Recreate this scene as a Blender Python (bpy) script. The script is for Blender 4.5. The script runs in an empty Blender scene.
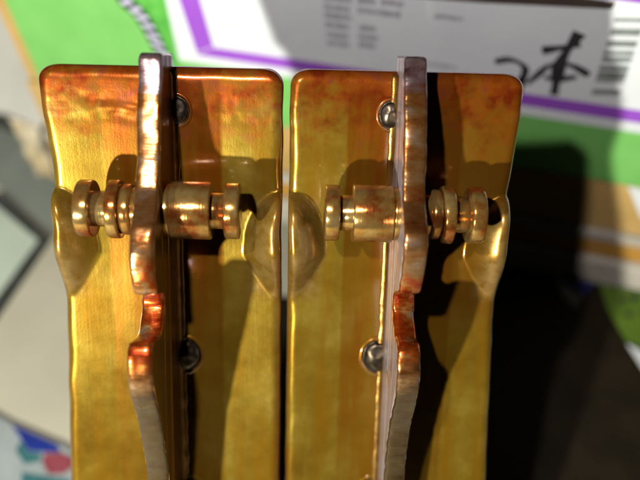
import bpy, bmesh, math, random
from mathutils import Vector, Matrix, noise

MM = 0.001
random.seed(7)
sc = bpy.context.scene
col = sc.collection

# ------------------------------------------------------------------ camera
# world: z up, floor at z = 0, the green carton's printed face is the plane y = 0
cam_d = bpy.data.cameras.new('camera')
cam = bpy.data.objects.new('camera', cam_d); col.objects.link(cam)
Rm = Matrix(((0.96899378, -0.18935961, 0.15872616),
             (0.24647756, 0.78580732, -0.56723510),
             (-0.01731676, 0.58876972, 0.80811530)))
CAM = Vector((-28.115, -116.521, 159.750))
cam.matrix_world = Matrix.Translation(CAM * MM) @ Rm.to_4x4()
cam_d.sensor_width = 36; cam_d.lens = 700 / 640 * 36
cam_d.clip_start = 0.004; cam_d.clip_end = 20
cam_d.dof.use_dof = True; cam_d.dof.focus_distance = 0.094; cam_d.dof.aperture_fstop = 12.5
sc.camera = cam

# ------------------------------------------------------------------ world, lamps, exposure
w = bpy.data.worlds.new('World'); sc.world = w; w.use_nodes = True
w.node_tree.nodes['Background'].inputs[0].default_value = (1.0, 0.93, 0.85, 1)
w.node_tree.nodes['Background'].inputs[1].default_value = 0.006

def lamp(name, loc, watts, rad, colour):
    d = bpy.data.lights.new(name, 'POINT'); d.energy = watts; d.shadow_soft_size = rad * MM; d.color = colour
    o = bpy.data.objects.new(name, d); col.objects.link(o); o.location = Vector(loc) * MM
    return o
lamp('flash_lamp', (-57.7, -108.1, 181.4), 0.60, 2.2, (1.0, 0.93, 0.95))       # beside the lens, up left
lamp('side_lamp', (-131.2, -338.5, 185.1), 6.8, 6.0, (0.99, 1.0, 0.90))        # lower left of the lens

sc.view_settings.view_transform = 'Standard'; sc.view_settings.look = 'None'
sc.view_settings.exposure = 0.0; sc.view_settings.gamma = 1.0
sc.cycles.use_denoising = True
sc.cycles.max_bounces = 8; sc.cycles.diffuse_bounces = 0

# ------------------------------------------------------------------ materials
def new_mat(name):
    m = bpy.data.materials.new(name); m.use_nodes = True
    nt = m.node_tree; b = nt.nodes['Principled BSDF']
    return m, nt, b
def N(nt, t, **kw):
    n = nt.nodes.new(t)
    for k, v in kw.items():
        if k.startswith('i_'): n.inputs[int(k[2:])].default_value = v
        else: setattr(n, k, v)
    return n
def coords(nt, scale):
    tc = N(nt, 'ShaderNodeTexCoord'); mp = N(nt, 'ShaderNodeMapping')
    mp.inputs['Scale'].default_value = scale if isinstance(scale, tuple) else (scale,) * 3
    nt.links.new(tc.outputs['Object'], mp.inputs['Vector'])
    return mp.outputs['Vector']
def noise_tex(nt, vec, scale, detail=4, rough=0.55):
    n = N(nt, 'ShaderNodeTexNoise'); n.inputs['Scale'].default_value = scale
    n.inputs['Detail'].default_value = detail; n.inputs['Roughness'].default_value = rough
    nt.links.new(vec, n.inputs['Vector']); return n.outputs['Fac']
def ramp(nt, fac, stops):
    r = N(nt, 'ShaderNodeValToRGB'); e = r.color_ramp.elements
    while len(e) < len(stops): e.new(0.5)
    for i, (p, c) in enumerate(stops):
        e[i].position = p; e[i].color = (c[0], c[1], c[2], 1) if not isinstance(c, (int, float)) else (c, c, c, 1)
    nt.links.new(fac, r.inputs['Fac']); return r.outputs['Color']
def mix(nt, fac, a, b, mode='MIX'):
    n = N(nt, 'ShaderNodeMix', data_type='RGBA', blend_type=mode)
    for s, v in ((n.inputs['Factor'], fac), (n.inputs['A'], a), (n.inputs['B'], b)):
        if hasattr(v, 'links'): nt.links.new(v, s)
        elif isinstance(v, (int, float)): s.default_value = v
        else: s.default_value = (v[0], v[1], v[2], 1)
    return n.outputs['Result']
def bump(nt, b, h, strength, dist):
    n = N(nt, 'ShaderNodeBump'); n.inputs['Strength'].default_value = strength; n.inputs['Distance'].default_value = dist
    nt.links.new(h, n.inputs['Height']); nt.links.new(n.outputs['Normal'], b.inputs['Normal'])
def math_n(nt, op, a, b_=None, clamp=False):
    n = N(nt, 'ShaderNodeMath', operation=op); n.use_clamp = clamp
    for i, v in enumerate((a, b_)):
        if v is None: continue
        if hasattr(v, 'links'): nt.links.new(v, n.inputs[i])
        else: n.inputs[i].default_value = v
    return n.outputs[0]

def seeded(nt, vec):
    """shift the pattern per object so that no two parts share their stains"""
    oi = N(nt, 'ShaderNodeObjectInfo'); va = N(nt, 'ShaderNodeVectorMath', operation='MULTIPLY_ADD')
    nt.links.new(oi.outputs['Random'], va.inputs[0]); va.inputs[1].default_value = (91, 53, 37); nt.links.new(vec, va.inputs[2])
    return va.outputs[0]
def gold_plate_mat(name='yellow_chromate_plate', shade_tint=0.0):
    m, nt, b = new_mat(name)
    v0 = coords(nt, 1000.0)                                  # object space in millimetres
    sep = N(nt, 'ShaderNodeSeparateXYZ'); nt.links.new(v0, sep.inputs[0])
    v = seeded(nt, v0)
    n1 = noise_tex(nt, v, 0.13, 5, 0.6)
    n2 = noise_tex(nt, v, 0.42, 4, 0.6)
    vstr = seeded(nt, coords(nt, (1000.0, 90.0, 1000.0)))
    st = noise_tex(nt, vstr, 0.42, 4, 0.6)                    # streaks of the lacquer running along the plate
    gold = ramp(nt, n1, [(0.30, (0.150, 0.080, 0.006)), (0.50, (0.200, 0.122, 0.011)), (0.68, (0.262, 0.176, 0.026))])
    gold = mix(nt, ramp(nt, st, [(0.46, 0.0), (0.66, 0.75)]), gold, (0.205, 0.095, 0.004))
    gold = mix(nt, ramp(nt, st, [(0.30, 0.5), (0.42, 0.0)]), gold, (0.22, 0.145, 0.018))
    ax = math_n(nt, 'ABSOLUTE', sep.outputs['X'])
    # browner strip either side of the welded rib, ending sharply at the fold lines
    strip = math_n(nt, 'MULTIPLY', math_n(nt, 'SUBTRACT', 8.4, math_n(nt, 'ADD', ax, math_n(nt, 'MULTIPLY', n2, 0.5))), 2.5, True)
    yfade = math_n(nt, 'MULTIPLY_ADD', sep.outputs['Y'], 0.012, False); yfade.node.inputs[2].default_value = 0.80
    c = mix(nt, math_n(nt, 'MULTIPLY', strip, math_n(nt, 'MAXIMUM', yfade, 0.35)), gold, mix(nt, ramp(nt, st, [(0.42, 0.0), (0.60, 1.0)]), (0.150, 0.062, 0.003), (0.150, 0.038, 0.002)))
    if shade_tint:            # shade from the side lamp, painted reddish brown over one wing
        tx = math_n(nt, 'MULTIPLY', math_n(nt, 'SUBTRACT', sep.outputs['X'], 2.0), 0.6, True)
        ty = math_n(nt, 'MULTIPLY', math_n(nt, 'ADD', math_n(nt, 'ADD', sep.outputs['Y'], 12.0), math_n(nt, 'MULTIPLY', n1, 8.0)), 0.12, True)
        c = mix(nt, math_n(nt, 'MULTIPLY', math_n(nt, 'MULTIPLY', tx, ty), shade_tint), c, (0.15, 0.052, 0.004))
    # the film is stretched dull and brownish where the ears were pressed out
    em = math_n(nt, 'MULTIPLY', math_n(nt, 'MULTIPLY', math_n(nt, 'SUBTRACT', ax, 10.6), 0.5, True), math_n(nt, 'MULTIPLY', math_n(nt, 'SUBTRACT', 8.2, math_n(nt, 'ABSOLUTE', math_n(nt, 'ADD', sep.outputs['Y'], 1.2))), 0.5, True))
    c = mix(nt, math_n(nt, 'MULTIPLY', em, 0.75), c, mix(nt, ramp(nt, n2, [(0.4, 0.0), (0.6, 1.0)]), (0.17, 0.085, 0.012), (0.25, 0.155, 0.045)))
    # interference red / magenta tint of the passivated film near the upper end and the rims
    ya = math_n(nt, 'MULTIPLY', math_n(nt, 'SUBTRACT', sep.outputs['Y'], 15.0), 0.095)
    top = math_n(nt, 'ADD', ya, math_n(nt, 'MULTIPLY', math_n(nt, 'SUBTRACT', n2, 0.40), 2.6), True)
    lim = math_n(nt, 'MULTIPLY', math_n(nt, 'SUBTRACT', sep.outputs['Y'], 6.0), 0.12, True)
    top = math_n(nt, 'MULTIPLY', top, lim)
    ex = math_n(nt, 'MULTIPLY', math_n(nt, 'SUBTRACT', math_n(nt, 'ADD', ax, math_n(nt, 'MULTIPLY', n2, 2.2)), 16.2), 0.9, True)
    rimt = math_n(nt, 'MULTIPLY', math_n(nt, 'SUBTRACT', sep.outputs['Y'], 21.6), 0.45, True)
    ex = math_n(nt, 'MULTIPLY', math_n(nt, 'MAXIMUM', ex, rimt), 0.5)
    n3 = noise_tex(nt, v, 0.30, 3, 0.5)
    tint = ramp(nt, n3, [(0.36, (0.12, 0.014, 0.002)), (0.52, (0.19, 0.042, 0.003)), (0.66, (0.16, 0.034, 0.012))])
    c = mix(nt, math_n(nt, 'MAXIMUM', math_n(nt, 'MULTIPLY', top, 1.0), ex), c, tint)
    # a few fine dark specks and rubbed spots
    sp = noise_tex(nt, v, 1.6, 3, 0.5)
    c = mix(nt, ramp(nt, sp, [(0.70, 0.0), (0.76, 0.6)]), c, (0.16, 0.06, 0.008))
    nt.links.new(c, b.inputs['Base Color'])
    b.inputs['Specular IOR Level'].default_value = 0.06
    b.inputs['Metallic'].default_value = 0.5
    rg = ramp(nt, n2, [(0.3, 0.26), (0.7, 0.34)]); nt.links.new(rg, b.inputs['Roughness'])
    b.inputs['Coat Weight'].default_value = 0.7; b.inputs['Coat Roughness'].default_value = 0.08
    gr = noise_tex(nt, v, 3.4, 3, 0.6)
    sc1 = noise_tex(nt, seeded(nt, coords(nt, (5000.0, 260.0, 5000.0))), 0.6, 3, 0.6)   # rubbing lines along the sheet
    bump(nt, b, math_n(nt, 'ADD', gr, math_n(nt, 'MULTIPLY', sc1, 0.8)), 0.11, 0.00009)
    return m

def rib_side_mat(name='rib_side_metal', stops=None):
    m, nt, b = new_mat(name)
    v = coords(nt, 1000.0)
    n1 = noise_tex(nt, v, 0.30, 5, 0.65)
    c = ramp(nt, n1, stops or [(0.3, (0.22, 0.11, 0.05)), (0.42, (0.31, 0.24, 0.22)), (0.7, (0.34, 0.30, 0.33))])
    nt.links.new(c, b.inputs['Base Color']); b.inputs['Metallic'].default_value = 0.45
    b.inputs['Roughness'].default_value = 0.3
    bump(nt, b, noise_tex(nt, v, 1.6, 4), 0.25, 0.0001)
    return m

def rib_edge_mat():
    m, nt, b = new_mat('sheared_rib_edge')
    v0 = coords(nt, 1000.0); v = seeded(nt, v0)
    sep = N(nt, 'ShaderNodeSeparateXYZ'); nt.links.new(v0, sep.inputs[0])
    vx = seeded(nt, coords(nt, (600.0, 1000.0, 1000.0)))       # marks run across the sheared edge
    n1 = noise_tex(nt, vx, 0.46, 6, 0.68); n2 = noise_tex(nt, v, 0.15, 3, 0.5)
    base = ramp(nt, n1, [(0.30, (0.15, 0.028, 0.007)), (0.44, (0.22, 0.080, 0.018)), (0.56, (0.25, 0.125, 0.045)), (0.70, (0.30, 0.19, 0.13))])
    mauve = ramp(nt, n1, [(0.36, (0.06, 0.025, 0.02)), (0.50, (0.20, 0.11, 0.11)), (0.64, (0.28, 0.22, 0.21))])
    redf = ramp(nt, n1, [(0.34, (0.24, 0.015, 0.003)), (0.50, (0.36, 0.07, 0.008)), (0.60, (0.42, 0.22, 0.06)), (0.72, (0.45, 0.33, 0.27))])
    # shear burr at the notch is stained red, the tip is bare and mauve
    yn = math_n(nt, 'ADD', sep.outputs['Y'], math_n(nt, 'MULTIPLY', math_n(nt, 'SUBTRACT', n1, 0.5), 14.0))
    d = math_n(nt, 'ABSOLUTE', math_n(nt, 'ADD', yn, 6.5))
    fr = math_n(nt, 'MULTIPLY', math_n(nt, 'SUBTRACT', 6.5, d), 0.5, True)
    ft = math_n(nt, 'MULTIPLY', math_n(nt, 'SUBTRACT', yn, 20.5), 0.6, True)
    c = mix(nt, fr, base, redf); c = mix(nt, ft, c, mauve)
    dull = ramp(nt, n1, [(0.30, (0.040, 0.024, 0.005)), (0.7, (0.066, 0.043, 0.011))])
    low = math_n(nt, 'MULTIPLY', math_n(nt, 'SUBTRACT', -13.0, yn), 0.25, True)
    c = mix(nt, math_n(nt, 'MULTIPLY', low, 0.85), c, dull)
    nt.links.new(c, b.inputs['Base Color']); b.inputs['Specular IOR Level'].default_value = 0.1; b.inputs['Metallic'].default_value = 0.82
    nt.links.new(ramp(nt, n2, [(0.3, 0.18), (0.7, 0.30)]), b.inputs['Roughness'])
    b.inputs['Coat Weight'].default_value = 0.6; b.inputs['Coat Roughness'].default_value = 0.12
    vs = coords(nt, (220.0, 1500.0, 1500.0))
    bump(nt, b, noise_tex(nt, vs, 0.9, 4, 0.6), 0.26, 0.00035)
    return m

def pin_mat():
    m, nt, b = new_mat('turned_pin_metal')
    v = coords(nt, (6000.0, 60.0, 60.0))                     # turning rings round the pin axis
    v2 = coords(nt, 1000.0)
    n1 = noise_tex(nt, v, 1.0, 3, 0.6); n2 = noise_tex(nt, v2, 0.3, 4, 0.6)
    c = ramp(nt, n2, [(0.38, (0.28, 0.07, 0.012)), (0.50, (0.38, 0.20, 0.048)), (0.66, (0.46, 0.31, 0.11))])
    nt.links.new(c, b.inputs['Base Color']); b.inputs['Metallic'].default_value = 0.8
    b.inputs['Roughness'].default_value = 0.17
    bump(nt, b, math_n(nt, 'ADD', n1, math_n(nt, 'MULTIPLY', noise_tex(nt, v2, 1.6, 4), 0.8)), 0.25, 0.0001)
    return m

def simple(name, c1, c2=None, rough=0.5, metal=0.0, scale=0.12, bs=0.0, spec=0.35):
    m, nt, b = new_mat(name)
    v = coords(nt, 1000.0)
    if c2: nt.links.new(ramp(nt, noise_tex(nt, v, scale, 5, 0.6), [(0.35, c1), (0.65, c2)]), b.inputs['Base Color'])
    else: b.inputs['Base Color'].default_value = (*c1, 1)
    b.inputs['Roughness'].default_value = rough; b.inputs['Metallic'].default_value = metal
    b.inputs['Specular IOR Level'].default_value = spec
    if bs: bump(nt, b, noise_tex(nt, v, 1.4, 4), bs, 0.00015)
    return m

M = dict(
    gold=gold_plate_mat(), gold_shaded=gold_plate_mat('shade_tinted_chromate_plate', 0.7), rib=rib_side_mat(), rib_brown=rib_side_mat('rib_side_browned', [(0.3, (0.22, 0.08, 0.012)), (0.5, (0.27, 0.12, 0.02)), (0.7, (0.28, 0.15, 0.04))]), edge=rib_edge_mat(), pin=pin_mat(),
    weld=simple('weld_nugget_steel', (0.035, 0.024, 0.014), (0.12, 0.095, 0.07), 0.3, 0.95, 0.5, 0.2),
    seam=simple('seam_metal', (0.17, 0.07, 0.012), (0.28, 0.16, 0.04), 0.3, 0.8, 0.4, 0.3),
    green=simple('printed_green_card', (0.175, 0.47, 0.11), (0.205, 0.52, 0.13), 0.42, 0, 0.12, 0.12),
    dgreen=simple('mottled_green_print', (0.06, 0.32, 0.04), (0.14, 0.49, 0.08), 0.42, 0, 0.35),
    white=simple('white_print', (0.70, 0.72, 0.72), (0.76, 0.78, 0.77), 0.45, 0, 0.08),
    purple=simple('purple_print', (0.30, 0.08, 0.52), (0.33, 0.09, 0.56), 0.45, 0, 0.1),
    ink=simple('black_ink', (0.012, 0.012, 0.016), (0.03, 0.03, 0.035), 0.5, 0, 0.5),
    grey_ink=simple('grey_print', (0.26, 0.26, 0.28), (0.36, 0.36, 0.38), 0.5, 0, 0.6),
    bar_ink=simple('bar_code_ink', (0.17, 0.19, 0.17), (0.24, 0.26, 0.24), 0.5, 0, 0.5),
    brown_band=simple('dark_brown_band', (0.05, 0.035, 0.028), (0.07, 0.05, 0.04), 0.5, 0, 0.2),
    pale_lilac=simple('pale_lilac_print', (0.62, 0.58, 0.78), (0.72, 0.72, 0.84), 0.45, 0, 0.5),
    tan=simple('tan_cardboard', (0.50, 0.31, 0.10), (0.58, 0.37, 0.13), 0.7, 0, 0.06, 0.15, 0.2),
    orange=simple('orange_cardboard', (0.50, 0.25, 0.045), (0.56, 0.29, 0.06), 0.7, 0, 0.06, 0.15, 0.2),
    pale=simple('pale_paperboard', (0.46, 0.41, 0.32), (0.56, 0.51, 0.42), 0.7, 0, 0.08, 0.1, 0.2),
    floor=simple('beige_floor', (0.42, 0.39, 0.29), (0.49, 0.455, 0.345), 0.6, 0, 0.03, 0.1, 0.25),
    paper=simple('white_paper', (0.50, 0.48, 0.42), (0.58, 0.56, 0.50), 0.6, 0, 0.03),
    tile=simple('pale_green_board', (0.46, 0.52, 0.42), (0.52, 0.58, 0.47), 0.5, 0, 0.03),
    tile2=simple('grey_green_board', (0.17, 0.19, 0.16), (0.24, 0.26, 0.22), 0.5, 0, 0.03),
    rim=simple('dark_edging', (0.03, 0.033, 0.03), (0.06, 0.065, 0.055), 0.5, 0, 0.2),
    plastic=simple('crumpled_white_plastic', (0.46, 0.34, 0.16), (0.60, 0.52, 0.38), 0.3, 0, 0.15, 0.2),
    blue=simple('blue_print', (0.012, 0.025, 0.18), (0.018, 0.035, 0.24), 0.4, 0, 0.2),
    teal=simple('teal_print', (0.03, 0.11, 0.12), (0.05, 0.16, 0.16), 0.4, 0, 0.2),
    red=simple('red_print', (0.20, 0.04, 0.055), (0.26, 0.06, 0.075), 0.4, 0, 0.2),
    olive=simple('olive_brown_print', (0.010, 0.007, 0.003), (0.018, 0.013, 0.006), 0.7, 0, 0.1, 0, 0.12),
    leaf=simple('leaf_green_print', (0.08, 0.15, 0.014), (0.11, 0.19, 0.02), 0.45, 0, 0.15),
    packet=simple('white_packet_film', (0.26, 0.30, 0.29), (0.33, 0.36, 0.35), 0.35, 0, 0.1, 0.2),
)

# ------------------------------------------------------------------ helpers
def obj(name, verts, faces, mats, parent=None, smooth=False, midx=None, sm=None):
    me = bpy.data.meshes.new(name)
    me.from_pydata([tuple(c * MM for c in v) for v in verts], [], faces)
    for m in (mats if isinstance(mats, (list, tuple)) else [mats]): me.materials.append(m)
    for i, p in enumerate(me.polygons):
        p.use_smooth = sm[i] if sm else smooth
        if midx: p.material_index = midx[i]
    bm = bmesh.new(); bm.from_mesh(me); bmesh.ops.recalc_face_normals(bm, faces=bm.faces); bm.to_mesh(me); bm.free()
    me.update()
    o = bpy.data.objects.new(name, me); col.objects.link(o)
    if parent: o.parent = parent
    return o
def box(name, x0, x1, y0, y1, z0, z1, mat, parent=None, bev=0.4):
    bm = bmesh.new(); bmesh.ops.create_cube(bm, size=1)
    for v in bm.verts:
        v.co = Vector(((x0 + x1) / 2 + v.co.x * (x1 - x0), (y0 + y1) / 2 + v.co.y * (y1 - y0), (z0 + z1) / 2 + v.co.z * (z1 - z0))) * MM
    if bev: bmesh.ops.bevel(bm, geom=bm.edges[:], offset=bev * MM, segments=2, affect='EDGES', profile=0.5)
    me = bpy.data.meshes.new(name); bm.to_mesh(me); bm.free(); me.materials.append(mat)
    o = bpy.data.objects.new(name, me); col.objects.link(o)
    if parent: o.parent = parent
    return o
def face_poly(name, pts, y, t, mat, parent):
    """a printed / inked shape on the carton face: pts are (x, z), front at y, t thick"""
    n = len(pts); vs = [(p[0], y, p[1]) for p in pts] + [(p[0], y + t, p[1]) for p in pts]
    fs = [tuple(range(n)), tuple(range(2 * n - 1, n - 1, -1))] + [(i, (i + 1) % n, n + (i + 1) % n, n + i) for i in range(n)]
    return obj(name, vs, fs, mat, parent)
def rect(name, x0, x1, z0, z1, y, mat, parent, t=0.03): return face_poly(name, [(x0, z0), (x1, z0), (x1, z1), (x0, z1)], y, t, mat, parent)
def slab(name, pts, z0, z1, mat, parent=None):
    n = len(pts); vs = [(p[0], p[1], z1) for p in pts] + [(p[0], p[1], z0) for p in pts]
    fs = [tuple(range(n)), tuple(range(2 * n - 1, n - 1, -1))] + [(i, (i + 1) % n, n + (i + 1) % n, n + i) for i in range(n)]
    return obj(name, vs, fs, mat, parent)
def ribbon(pts, widths):
    L, Rr = [], []
    for i, p in enumerate(pts):
        a = Vector(pts[max(i - 1, 0)]); b = Vector(pts[min(i + 1, len(pts) - 1)])
        d = (b - a).normalized(); nn = Vector((-d.y, d.x)) * widths[i] / 2
        L.append((p[0] + nn.x, p[1] + nn.y)); Rr.append((p[0] - nn.x, p[1] - nn.y))
    return L + Rr[::-1]
def smooth_line(pts, k=5):
    out = []
    for i in range(len(pts) - 1):
        p0 = pts[max(i - 1, 0)]; p1 = pts[i]; p2 = pts[i + 1]; p3 = pts[min(i + 2, len(pts) - 1)]
        for j in range(k):
            t = j / k
            out.append(tuple(0.5 * (2 * p1[a] + (p2[a] - p0[a]) * t + (2 * p0[a] - 5 * p1[a] + 4 * p2[a] - p3[a]) * t * t + (3 * p1[a] - p0[a] - 3 * p2[a] + p3[a]) * t ** 3) for a in (0, 1)))
    return out + [tuple(pts[-1])]
def tag(o, label, cat, group=None):
    o['label'] = label; o['category'] = cat
    if group: o['group'] = group
    return o
def empty(name, loc, rot=None):
    o = bpy.data.objects.new(name, None); col.objects.link(o); o.empty_display_size = 0.005
    m = Matrix.Translation(Vector(loc) * MM)
    o.matrix_world = m @ rot.to_4x4() if rot else m
    return o
def interp(tab, x):
    tab = sorted(tab)
    if x <= tab[0][0]: return tab[0][1]
    for (a, b), (c, d) in zip(tab, tab[1:]):
        if x <= c: return b + (d - b) * (x - a) / (c - a)
    return tab[-1][1]
def sstep(t): t = min(1, max(0, t)); return t * t * (3 - 2 * t)

# ------------------------------------------------------------------ the surface below
fl = slab('floor', [(-700, -500), (500, -500), (500, 700), (-700, 700)], -10, 0, M['floor']); fl['kind'] = 'structure'

# ------------------------------------------------------------------ cartons behind
def local_parts(root):            # parts are authored in world mm; keep them in place under the empty
    for c in root.children: c.matrix_parent_inverse = root.matrix_world.inverted()

gb = empty('printed_carton', (-10, 40, 37.6))
tag(gb, 'green printed carton with a purple-framed white label, on top of the stack', 'box')
box('carton_body', -134.5, 125, 0, 85, 37.6, 97, M['green'], gb, 0.7)
box('carton_flap', -138.2, -134.6, 1.2, 2.0, 38.5, 97, M['tan'], gb, 0.1)
pan = rect('label_panel', -93.2, 118, 54.0, 96, -0.06, M['white'], gb)
# mottled picture print between the lettering and the label
face_poly('mottled_print', [(-104.6, 96), (-104.0, 70), (-99.2, 57), (-97.6, 48), (-93.4, 48), (-93.4, 96)], -0.05, 0.03, M['dgreen'], gb)
# lettering strip: pale rounded characters on a dark diagonal band
line = smooth_line([(-105.2, 78), (-104.0, 71.5), (-102.7, 68.1), (-100.7, 66.0), (-99.2, 63.0), (-98.2, 59.3), (-97.4, 56.0), (-96.4, 51.5)], 6)
lb = face_poly('lettering_band', ribbon(line, [3.7] * len(line)), -0.09, 0.03, M['ink'], gb)
acc = 0.0; last = None
for i in range(1, len(line) - 1):
    p = Vector(line[i]); q = Vector(line[i + 1])
    if last is not None and (p - last).length < 2.0: continue
    last = p
    d = (q - p).normalized(); nn = Vector((-d.y, d.x))
    pts = []
    for k in range(10):
        a = k / 10 * 2 * math.pi
        r = Vector((math.cos(a), math.sin(a)))
        v = p + nn * (r.x * 1.55) + d * (r.y * 0.66 + r.x * 0.45)
        pts.append((v.x, v.y))
    face_poly('letter', pts, -0.13, 0.03, M['pale_lilac'], lb)
# purple frame of the label
face_poly('frame_strip', [(-89.9, 96), (-90.0, 70.5), (-88.4, 57.2), (-84.0, 59.5), (-85.3, 71.3), (-85.3, 96)], -0.10, 0.03, M['purple'], pan)
face_poly('frame_strip', [(-88.4, 56.4), (118, 57.0), (118, 60.8), (-84.0, 59.3), (-88.2, 57.0)], -0.105, 0.03, M['purple'], pan)
face_poly('frame_strip', [(-85.2, 84.0), (118, 83.6), (118, 88), (-85.2, 88)], -0.10, 0.03, M['purple'], pan)
face_poly('dark_strip', [(-44, 78.6), (-28.4, 79.6), (-5.2, 81.9), (-5.0, 83.4), (-28.4, 83.4), (-44, 83.4)], -0.10, 0.03, M['brown_band'], pan)  # dark brown strip just below the top frame strip
# small grey printed lines of the label
def text_line(x0, x1, z, hgt, n, slope=0.02):
    x = x0; rnd = random.Random(int(x0 * 10 + z * 100))
    n = int(n * 1.5); step = (x1 - x0) / n
    for k in range(n):
        wd = step * rnd.uniform(0.62, 0.88)
        zz = z + (x - x0) * slope + rnd.uniform(-0.08, 0.08)
        hh = hgt * rnd.uniform(0.75, 1.1)
        rect('print_mark', x, x + wd, zz - hh / 2, zz + hh / 2, -0.10, M['grey_ink'], pan)
        x += step
for i, (z, a, b) in enumerate([(78.0, -58.6, -53.0), (76.2, -58.5, -52.7), (74.0, -58.4, -53.2), (72.0, -58.3, -52.6), (69.8, -58.2, -53.2), (67.4, -58.0, -53.3), (65.3, -57.9, -53.0)]):
    text_line(a, b, z, 1.35, 6)
for z, a, b in [(78.6, -51.8, -47.6), (76.6, -51.6, -47.9), (74.3, -51.5, -42.9), (70.2, -51.0, -47.6), (68.0, -51.2, -47.2), (66.0, -51.1, -47.6)]:
    text_line(a, b, z, 1.35, 5 if b < -46 else 9)
text_line(-46.9, -42.4, 76.9, 1.2, 5)
text_line(-36.3, -30.8, 75.4, 0.9, 7)
text_line(-37.0, -30.2, 63.6, 0.7, 7)
text_line(-81.5, -77.6, 65.9, 0.5, 3)
# bar code, bars lying on their side
rb = random.Random(3)
for z, t in [(79.8, .5), (77.2, 1.1), (74.6, 1.0), (72.5, .8), (71.0, .9), (68.9, .9), (67.0, 1.5), (65.6, .3), (62.9, 1.0)]:
    t *= 1.35
    face_poly('barcode_bar', [(-4.2 + (80 - z) * .06, z - t / 2), (1.0 + (80 - z) * .06, z - t / 2 + .75), (1.0 + (80 - z) * .06, z + t / 2 + .75), (-4.2 + (80 - z) * .06, z + t / 2)], -0.10, 0.03, M['bar_ink'], pan)
# hand-written 2本 in marker pen
S = [([(-23.2, 66.7), (-20.6, 67.7), (-18.2, 67.2), (-16.9, 65.6), (-17.6, 63.2), (-19.8, 60.6), (-22.0, 59.4), (-16.5, 59.6)], 1.05),
     ([(-14.9, 71.0), (-12.2, 72.0), (-8.4, 73.6)], 1.35),
     ([(-9.2, 76.1), (-10.3, 72.2), (-10.9, 68.1), (-10.5, 64.4), (-10.1, 60.6)], 1.95),
     ([(-10.6, 68.9), (-12.9, 67.6), (-14.3, 65.2), (-15.9, 62.4)], 1.05),
     ([(-10.4, 68.9), (-7.7, 68.2), (-4.9, 66.8)], 1.1),
     ([(-13.0, 64.7), (-10.0, 64.9), (-7.0, 66.0)], 1.05)]
for i, (pts, wd) in enumerate(S):
    l = smooth_line(pts, 6)
    ws = [1.3 * wd * (0.85 + 0.25 * math.sin(1.3 * k / 3 + i)) for k in range(len(l))]
    face_poly('marker_stroke', ribbon(l, ws), -0.12 - 0.012 * i, 0.03, M['ink'], pan)
local_parts(gb)

tb = empty('cardboard_carton', (-10, 40, 20.4))
tag(tb, 'plain tan cardboard carton directly under the green printed carton', 'box')
box('carton_body', -139.5, 122, 0.7, 84, 20.4, 37.5, M['tan'], tb, 0.5)
face_poly('paper_tape', [(12.2, 37.0), (30, 37.0), (30, 24), (18.5, 27)], 0.62, 0.05, M['white'], tb)
local_parts(tb)
ob = empty('cardboard_tray', (-10, 40, 10))
tag(ob, 'shallow orange-tan cardboard tray with a pale rim, between tan carton and pale board', 'tray')
box('tray_body', -141, 124, 0.4, 84, 10.0, 17.2, M['orange'], ob, 0.4)
box('tray_rim', -142, 125, -0.5, 84, 17.3, 20.3, M['pale'], ob, 0.4)
local_parts(ob)
pb = box('paperboard_block', -146, 126, -1.2, 85, 0, 9.9, M['pale'], None, 1.0)
tag(pb, 'pale beige paperboard block at the bottom of the carton stack', 'board')

# crumpled plastic at the left end of the stack
def crumple():
    vs, fs = [], []; nx, nz = 14, 18
    for j in range(nz + 1):
        for i in range(nx + 1):
            x = -147.5 + 7 * i / nx; z = 2 + 24 * j / nz
            q = noise.noise(Vector((x * .22, z * .2, 3)))
            vs.append((x + 1.2 * noise.noise(Vector((x * .3, z * .25, 9))), -2.5 + 1.6 * q - 0.9 * abs(noise.noise(Vector((x * .5, z * .45, 1)))), z + 1.5 * q))
    for j in range(nz):
        for i in range(nx):
            a = j * (nx + 1) + i; fs.append((a, a + 1, a + nx + 2, a + nx + 1))
    o = obj('plastic_wrap', vs, fs, M['plastic'], None, True)
    md = o.modifiers.new('thickness', 'SOLIDIFY'); md.thickness = 0.15 * MM
    return o
tag(crumple(), 'crumpled cream plastic wrap at the left end of the carton stack', 'plastic wrap')

_pp = [(-330, 22, 0.2), (-172, 20, 0.2), (-150, 16, 0.2), (-150, 120, 95), (-330, 130, 100)]  # added card, tilted to catch the side lamp and brighten the far corner
_dn = Vector((0, 0.7, -0.7)) * 0.8
pw = obj('added_white_card', _pp + [tuple(Vector(q) + _dn + Vector((0, .6, .6))) for q in _pp], [(0, 1, 2, 3, 4), (9, 8, 7, 6, 5)] + [(k, (k + 1) % 5, 5 + (k + 1) % 5, 5 + k) for k in range(5)], M['paper'])
tag(pw, 'added white card, tilted to the side lamp for a bright corner, behind the grey-green board at the left edge', 'card')
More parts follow.
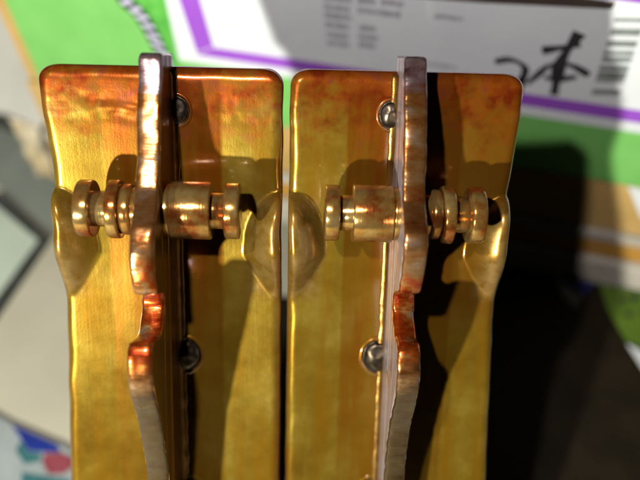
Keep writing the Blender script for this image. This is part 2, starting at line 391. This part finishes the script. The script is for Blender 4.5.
# boards and packets lying on the floor
t1 = empty('edged_board', (-150, -25, 0)); tag(t1, 'pale green board with dark edging lying on the floor at left', 'board')
slab('board_panel', [(-135.3, -23.4), (-157, -13.6), (-190, -50), (-137.5, -46.5)], 0.1, 0.9, M['tile'], t1)
slab('edging_strip', [(-133.8, -22.6), (-156, -10.8), (-158, -13.8), (-136.2, -24.2)], 0.1, 1.8, M['rim'], t1)
slab('edging_strip', [(-133.8, -22.4), (-136.2, -24.0), (-139, -52), (-135.8, -52)], 0.1, 1.75, M['rim'], t1)
local_parts(t1)
t2 = empty('grey_board', (-155, 0, 0)); tag(t2, 'dull grey-green board with a dark back edge behind the pale green one', 'board')
slab('board_panel', [(-133, -21.0), (-155.5, -9.4), (-200, 12), (-171.4, 14.4), (-160, 12), (-147.7, 3.0), (-136, -8.4)], 0.1, 0.9, M['tile2'], t2)
slab('edging_strip', [(-200, 12.6), (-171.4, 15.2), (-160, 12.8), (-159, 15.2), (-171.4, 18.6), (-200, 17)], 0.1, 1.8, M['rim'], t2)
local_parts(t2)

p1 = empty('printed_packet', (-110, -84, 0)); tag(p1, 'white film packet with blue, teal and red print, bottom left corner on the floor', 'packet')
pkb = slab('packet_film', [(-136, -70.5), (-117.5, -74.6), (-104, -76.4), (-92, -79), (-84, -96), (-100, -120), (-138, -110)], 0.1, 1.1, M['packet'], p1)
slab('print_patch', [(-117.0, -74.8), (-104.3, -76.6), (-102.6, -78.0), (-106.4, -79.0), (-110, -79.6), (-113.2, -77.4)], 1.14, 1.18, M['blue'], p1)
slab('print_patch', [(-112.9, -77.8), (-110, -79.8), (-107, -79.4), (-106.0, -81.0), (-109.4, -82.6), (-113, -80.2)], 1.14, 1.18, M['teal'], p1)
slab('print_patch', [(-106.2, -79.2), (-102.4, -78.1), (-97, -78.8), (-99.6, -82.4), (-102.9, -83.4), (-105.6, -81.4)], 1.14, 1.18, M['red'], p1)
slab('print_patch', [(-109, -84.4), (-104, -84.0), (-97.6, -83.4), (-96, -90), (-106, -92)], 1.14, 1.18, M['teal'], p1)
local_parts(p1)

p2 = empty('printed_packet', (20, -25, 0)); tag(p2, 'olive and green printed packet with a blue corner, on the floor right of the brackets, its left arm added as painted shade', 'packet')
slab('packet_film', [(-22, -2.0), (60, -1.6), (66, -40), (60, -75), (-82, -75), (-80, -27), (-24, -26)], 0.1, 1.3, M['olive'], p2)  # left arm is an added dark sheet, painted shade for the gap
slab('print_patch', [(6.6, -2.1), (15.0, -2.1), (12.3, -6.6), (8.2, -4.6)], 1.34, 1.38, M['blue'], p2)
slab('print_patch', [(5.4, -2.1), (6.5, -2.3), (8.2, -4.8), (12.2, -6.8), (10.9, -11.2), (7.0, -8)], 1.34, 1.38, M['white'], p2)
lf = slab('print_patch', [(16.6, -2.0), (58, -1.8), (58, -22), (30, -20), (23.2, -17.6), (18.6, -9.2)], 1.34, 1.38, M['leaf'], p2)
for (x, y, r) in [(22.6, -5.6, 1.0), (25.4, -4.2, 1.3), (24.0, -9.8, 1.0), (28.0, -8.2, 1.2), (31, -5.0, 1.3), (34, -11, 1.4)]:
    slab('dark_dot', [(x + r * math.cos(a * .7), y + r * .8 * math.sin(a * .7)) for a in range(9)], 1.42, 1.45, M['ink'], lf)
slab('print_patch', [(23.4, -18.4), (30, -21), (58, -23), (58, -27), (27.4, -25)], 1.34, 1.38, M['white'], p2)
local_parts(p2)

# ------------------------------------------------------------------ the two brackets
Wv = Vector((0.96677220, 0.25036968, -0.05163854)); Uv = Vector((-0.12105994, 0.62629657, 0.77012798)); Nv = Vector((0.22515773, -0.73828696, 0.63579585))
FR = Matrix((Wv, Uv, Nv)).transposed()
ORG = Vector((-48.833, -61.030, 79.025))

def bend(y):
    """the upper end of the sheet leans forward a little"""
    t = max(0.0, y - 1.0); return 0.075 * t * t / (t + 3.0)
def edge_dist_round(d, r):
    return 0.0 if d >= r else r * (1 - math.sqrt(max(0, 1 - (1 - d / r) ** 2)))

def make_plate(parent, s, left_tab, right_tab, top, bottom):
    """pressed sheet plate: x across, y along (mm), z towards the viewer; s=+1: outer side is -x"""
    us = []
    for d in (0, .05, .12, .22, .35, .5, .7, .9, 1.1, 1.3, 1.5): us.append(top - d)
    y = top - 1.75
    while y > -14: us.append(y); y -= 0.36
    while y > -46: us.append(y); y -= 0.8
    while y > bottom + 1: us.append(y); y -= 5.0
    us.append(bottom)
    nx = 96
    offs = [0, .05, .15, .3, .5, .75, 1.05, 1.4]
    verts = []
    R0 = 2.3
    for yy in us:
        xl = interp(left_tab, yy); xr = interp(right_tab, yy)
        dt = top - yy
        ins = R0 - math.sqrt(max(0, R0 * R0 - (R0 - dt) ** 2)) if dt < R0 else 0
        xl += 0.10 * noise.noise(Vector((yy * .25, s, 0))); xr += 0.10 * noise.noise(Vector((yy * .25, s, 9)))
        a, b = xl + ins, xr - ins
        rr_ = 1.3 + 0.4 * noise.noise(Vector((yy * .2, s, 4)))
        xs = [a + o for o in offs] + [a + 1.4 + (b - a - 2.8) * k / nx for k in range(1, nx)] + [b - o for o in offs[::-1]]
        for x in xs:
            dl, dr = x - a, b - x
            z = 0.055 * max(0, abs(x) - 8.0) + bend(yy)
            # pressed ears on both long edges
            for dd, hs in ((dl, 3.4 if s > 0 else 4.3), (dr, 4.3 if s > 0 else 3.4)):
                t = (yy + 9.6) / 16.6
                if 0 < t < 1:
                    if t < 0.45: wd = 0.5 + 4.9 * (t / 0.45) ** 0.85
                    else: wd = 5.4 * max(0.02, 1 - ((t - 0.45) / 0.55) ** 2) ** 0.5
                    hh = hs * sstep(t / 0.55)
                    if t > 0.74: hh *= max(0, 1 - ((t - 0.74) / 0.26) ** 2) ** 0.5
                    q = 1 - dd / wd
                    if q > 0: z += hh * (1 - (1 - min(1, q * 1.2)) ** 1.7)
            # hand-worked ripples near the top and a slight general waviness
            g = math.exp(-((yy - 18.3) / 2.0) ** 2)
            z += 0.11 * g * math.sin(yy * 2.2 + 2.4 * noise.noise(Vector((x * .22 + 7 * s, yy * .1, 1)))) * max(0, noise.noise(Vector((x * .17 + 2 * s, yy * .2, 8))) + .25) + 0.05 * g * noise.noise(Vector((x * .8, yy * 1.3, 4)))
            z += 0.10 * noise.noise(Vector((x * .10 + 3 * s, yy * .07, 5)))
            z -= edge_dist_round(dl, rr_) * 0.9 + edge_dist_round(dr, rr_) * 0.9 + edge_dist_round(dt, 1.9 + 0.5 * noise.noise(Vector((x * .2, s * 3, 2)))) * 0.8
            verts.append((x, yy, z))
    nc = nx - 1 + 16; nr = len(us)
    faces = []
    for j in range(nr - 1):
        for i in range(nc - 1):
            a = j * nc + i; faces.append((a, a + 1, a + nc + 1, a + nc))
    nf = len(verts)
    verts += [(x, y, z - 1.1) for x, y, z in verts]
    faces += [tuple(nf + k for k in f[::-1]) for f in faces]
    rim = list(range(nc)) + [j * nc + nc - 1 for j in range(1, nr)] + [(nr - 1) * nc + i for i in range(nc - 2, -1, -1)] + [j * nc for j in range(nr - 2, 0, -1)]
    for k in range(len(rim)):
        a, b = rim[k], rim[(k + 1) % len(rim)]; faces.append((a, b, nf + b, nf + a))
    return obj('plate', verts, faces, M['gold'] if s > 0 else M['gold_shaded'], parent, True)

def make_rib(parent, s, prof, x0, bottom):
    """upright rib seen edge-on: outline in (y, h), 3 mm thick, rough sheared rim"""
    rim = smooth_poly(prof)
    rnd = Vector((s * 13.0, 0, 0))
    out = []
    n = len(rim)
    cross = [(-1.5, .30), (-1.36, .08), (-1.1, 0), (-.55, -.03), (0, -.04), (.55, -.03), (1.1, 0), (1.36, .08), (1.5, .30)]
    for i in range(n):
        p = Vector(rim[i]); a = Vector(rim[i - 1]); b = Vector(rim[(i + 1) % n])
        t = (b - a); t = t.normalized() if t.length > 1e-6 else Vector((1, 0))
        nn = Vector((-t.y, t.x))           # outline runs clockwise: this points out of the metal
        sway = 0.28 * noise.noise(Vector((p.x * .16, p.y * .1, 2)) + rnd)
        for (cx, ins) in cross:
            j = 0.09 * noise.noise(Vector((p.x * .8, p.y * .8, cx * 1.1)) + rnd) + 0.05 * noise.noise(Vector((p.x * 2.6, p.y * 2.6, cx * 2)))
            q = p + nn * (-ins + j)
            e = 0.10 * noise.noise(Vector((p.x * .9, cx, p.y * .9)) + rnd)
            out.append((x0 + cx * 0.98 + sway + e, q.x, q.y))
    m = len(cross); faces, mi, sm = [], [], []
    for i in range(n):
        for k in range(m - 1):
            a = i * m + k; b = ((i + 1) % n) * m + k
            faces.append((a, a + 1, b + 1, b)); mi.append(1); sm.append(True)
    faces.append(tuple(i * m for i in range(n))); mi.append(0); sm.append(False)
    faces.append(tuple(i * m + m - 1 for i in range(n))[::-1]); mi.append(0); sm.append(False)
    return obj('rib', out, faces, [M['rib_brown'] if s > 0 else M['rib'], M['edge']], parent, True, mi, sm)
def smooth_poly(prof):
    out = []
    for (a, b), (c, d) in zip(prof, prof[1:]):
        L = math.hypot(c - a, d - b); k = max(1, int(L / 0.45)) if a > -45 else max(1, int(L / 3))
        for j in range(k): out.append((a + (c - a) * j / k, b + (d - b) * j / k))
    out.append(prof[-1])
    # light corner rounding
    for _ in range(2):
        o2 = out[:]
        for i in range(1, len(out) - 1):
            if math.hypot(out[i + 1][0] - out[i - 1][0], out[i + 1][1] - out[i - 1][1]) < 2: o2[i] = tuple(.25 * out[i - 1][a] + .5 * out[i][a] + .25 * out[i + 1][a] for a in (0, 1))
        out = o2
    return out

def lathe(name, prof, mat, parent, cy, cz, seg=56):
    """solid of revolution about the x axis, prof = [(x, r)]"""
    vs, fs = [], []
    for x, r in prof:
        for k in range(seg):
            a = 2 * math.pi * k / seg; vs.append((x, cy + r * math.cos(a), cz + r * math.sin(a)))
    n = len(prof)
    for i in range(n - 1):
        for k in range(seg):
            fs.append((i * seg + k, i * seg + (k + 1) % seg, (i + 1) * seg + (k + 1) % seg, (i + 1) * seg + k))
    fs.append(tuple(range(seg))[::-1]); fs.append(tuple((n - 1) * seg + k for k in range(seg)))
    sm = [True] * (len(fs) - 2) + [False] * 2
    o = obj(name, vs, fs, mat, parent, True, None, sm)
    return o
def disc_prof(x0, x1, r, b=0.28):
    return [(x0, r * .25), (x0, r - b * 1.6), (x0 + .02, r - b), (x0 + b * .3, r - b * .3), (x0 + b, r), (x1 - b, r), (x1 - b * .3, r - b * .3), (x1 - .02, r - b), (x1, r - b * 1.6), (x1, r * .25)]

def make_pin(parent, s):
    cy, cz = 5.6, 7.0
    f = lambda pr: [(s * x, r) for x, r in pr]
    shaft = lathe('pin', f([(-9.4, 2.3), (-5.6, 2.35), (-4.6, 2.6), (-1.2, 3.1), (-1.1, 3.1), (1.2, 3.1), (1.9, 3.3), (7.6, 2.4), (11.0, 2.3)]), M['pin'], parent, cy, cz)
    for a, b, r in ((-9.7, -7.75, 3.75), (-5.75, -4.2, 3.85)): lathe('flange', f(disc_prof(a, b, r)), M['pin'], shaft, cy, cz)
    lathe('collar', f(disc_prof(-4.25, -2.6, 3.35, .5)), M['pin'], shaft, cy, cz)
    lathe('collar', f(disc_prof(1.2, 2.3, 3.5, .3)), M['pin'], shaft, cy, cz)
    lathe('barrel', f(disc_prof(2.2, 7.45, 3.8, .22)), M['pin'], shaft, cy, cz)
    lathe('flange', f(disc_prof(9.15, 11.1, 3.7)), M['pin'], shaft, cy, cz)
    return shaft

def make_nugget(parent, x, y, r):
    vs, fs = [], []; seg, rings = 28, 10
    prof = [(1.62 * r, -.25), (1.55 * r, .04), (1.42 * r, .16), (1.3 * r, .12), (1.2 * r, -.02)]
    for k in range(rings + 1):
        a = k / rings * math.pi / 2; prof.append((r * 1.15 * math.cos(a), -0.04 + r * 0.48 * math.sin(a) ))
    for (rr, z) in prof:
        for k in range(seg):
            a = 2 * math.pi * k / seg; w_ = (1 + 0.10 * math.sin(a) ** 2) + 0.05 * noise.noise(Vector((math.cos(a) * 2, math.sin(a) * 2, y + z)))
            vs.append((x + rr * w_ * math.cos(a), y + rr * w_ * math.sin(a), z + bend(y + rr * w_ * math.sin(a)) + (0.16 * noise.noise(Vector((rr * math.cos(a) * .9, rr * math.sin(a) * .9, y))) if rr < r * 1.1 else 0)))
    for i in range(len(prof) - 1):
        for k in range(seg): fs.append((i * seg + k, i * seg + (k + 1) % seg, (i + 1) * seg + (k + 1) % seg, (i + 1) * seg + k))
    mi = [0 if i // seg < 3 else 1 for i in range(len(fs))]
    return obj('weld_nugget', vs, fs, [M['gold'], M['weld']], parent, True, mi)

def make_seam(parent, side, x0, top, bottom):
    vs, fs = [], []; y = top; ys = []
    while y > -46: ys.append(y); y -= 0.5
    ys += [-60, -80, bottom]
    for yy in ys:
        k = 0.72 + 0.2 * noise.noise(Vector((yy * .5, side * 4, 0)))
        for (dx, z) in ((-.3, 1.35), (.02, 1.2), (.16, .7), (.42, .38), (.85, .20), (1.15, .12), (1.2, -.4)):
            vs.append((x0 + side * (1.45 + dx * k), yy, (z * k if z > 0 else z) + bend(yy)))
    for j in range(len(ys) - 1):
        for i in range(6): a = j * 7 + i; fs.append((a, a + 1, a + 8, a + 7))
    fs += [tuple(range(7)), tuple((len(ys) - 1) * 7 + i for i in range(7))]
    return obj('weld_seam', vs, fs, M['seam'], parent, True)

OUT_L = [(23.9, -16.1), (22.2, -16.1), (17.6, -15.85), (12.2, -15.4), (6.6, -15.1), (-2, -14.95), (-8, -14.8), (-9.5, -14.8), (-19, -15.15), (-39, -16.1), (-103, -16.2)]
IN_L = [(23.9, 16.4), (-39, 16.5), (-103, 16.5)]
OUT_R = [(23.9, 15.8), (13.5, 15.55), (6.4, 14.95), (-3, 14.9), (-8.6, 14.6), (-18, 15.0), (-38.6, 15.9), (-103, 16.0)]
IN_R = [(23.9, -15.9), (-39, -15.9), (-103, -15.9)]
RIB_L = [(-101, -.5), (-101, 7.0), (-96, 8.2), (-45, 9.6), (-30, 12.0), (-20.4, 15.6), (-15, 18.4), (-12.4, 19.3), (-9.6, 19.2), (-8.3, 18.4), (-8.9, 15.2), (-9.3, 13.0), (-6.3, 10.4), (-4.6, 10.8), (-3.9, 13.0), (-3.3, 15.4), (-1.4, 15.8), (2, 15.9), (4.8, 15.2), (7, 13), (9, 11.2), (12, 10.2), (17.3, 9.2), (23.6, 7.6), (25.0, 7.6), (25.4, 7.0), (25.4, -.5)]
RIB_R = [(-101, -.5), (-101, 6.0), (-96, 7.0), (-50, 7.0), (-32.7, 8.0), (-24, 10.4), (-16, 14.8), (-12.8, 15.9), (-10.2, 15.0), (-9.7, 13.6), (-10.2, 11.2), (-7.8, 7.4), (-5.2, 8.0), (-4.4, 10.2), (-3.6, 12.4), (1, 14.4), (3.4, 15.4), (4.8, 15.0), (6.6, 12.6), (8.1, 10.8), (16.8, 9.6), (24.6, 6.5), (25.5, 6.2), (25.8, 5.6), (25.8, -.5)]

def bracket(cx, s, lt, rt, rib, top, label):
    base = ORG + Wv * cx
    # lowest corner of the plate meets the floor
    yb = -(base.z - 1.1 * Nv.z - 0.0516 * 16.5) / Uv.z + 0.1
    root = empty('sheet_metal_bracket', base + Uv * yb, FR)
    tag(root, label, 'bracket', 'pair of gold sheet metal brackets')
    hub = root
    parts = []
    off = Matrix.Translation(Vector((0, -yb, 0)) * MM)
    pl = make_plate(hub, s, lt, rt, top, yb)
    rb_ = make_rib(hub, s, rib, 0.05 * s, yb)
    pn = make_pin(hub, s)
    sm1 = make_seam(hub, 1, 0.05 * s, top - .6, yb + 2); sm2 = make_seam(hub, -1, 0.05 * s, top - .6, yb + 2)
    ngs = [make_nugget(hub, s * (2.0 if y > 0 else 2.3), y, r) for y, r in ((18.0, 1.45), (-17.8, 1.85), (-40.9, 1.8), (-61, 1.8), (-83, 1.8))]
    for o in [pl, rb_, pn, sm1, sm2] + ngs: o.matrix_local = off
    return root
bracket(-16.85, 1, OUT_L, IN_L, RIB_L, 23.75, 'left-hand gold bracket with tall wavy rib, pin barrel on its right side')
bracket(16.35, -1, IN_R, OUT_R, RIB_R, 23.85, 'right-hand gold bracket whose rib casts a black shadow, pin barrel on its left')
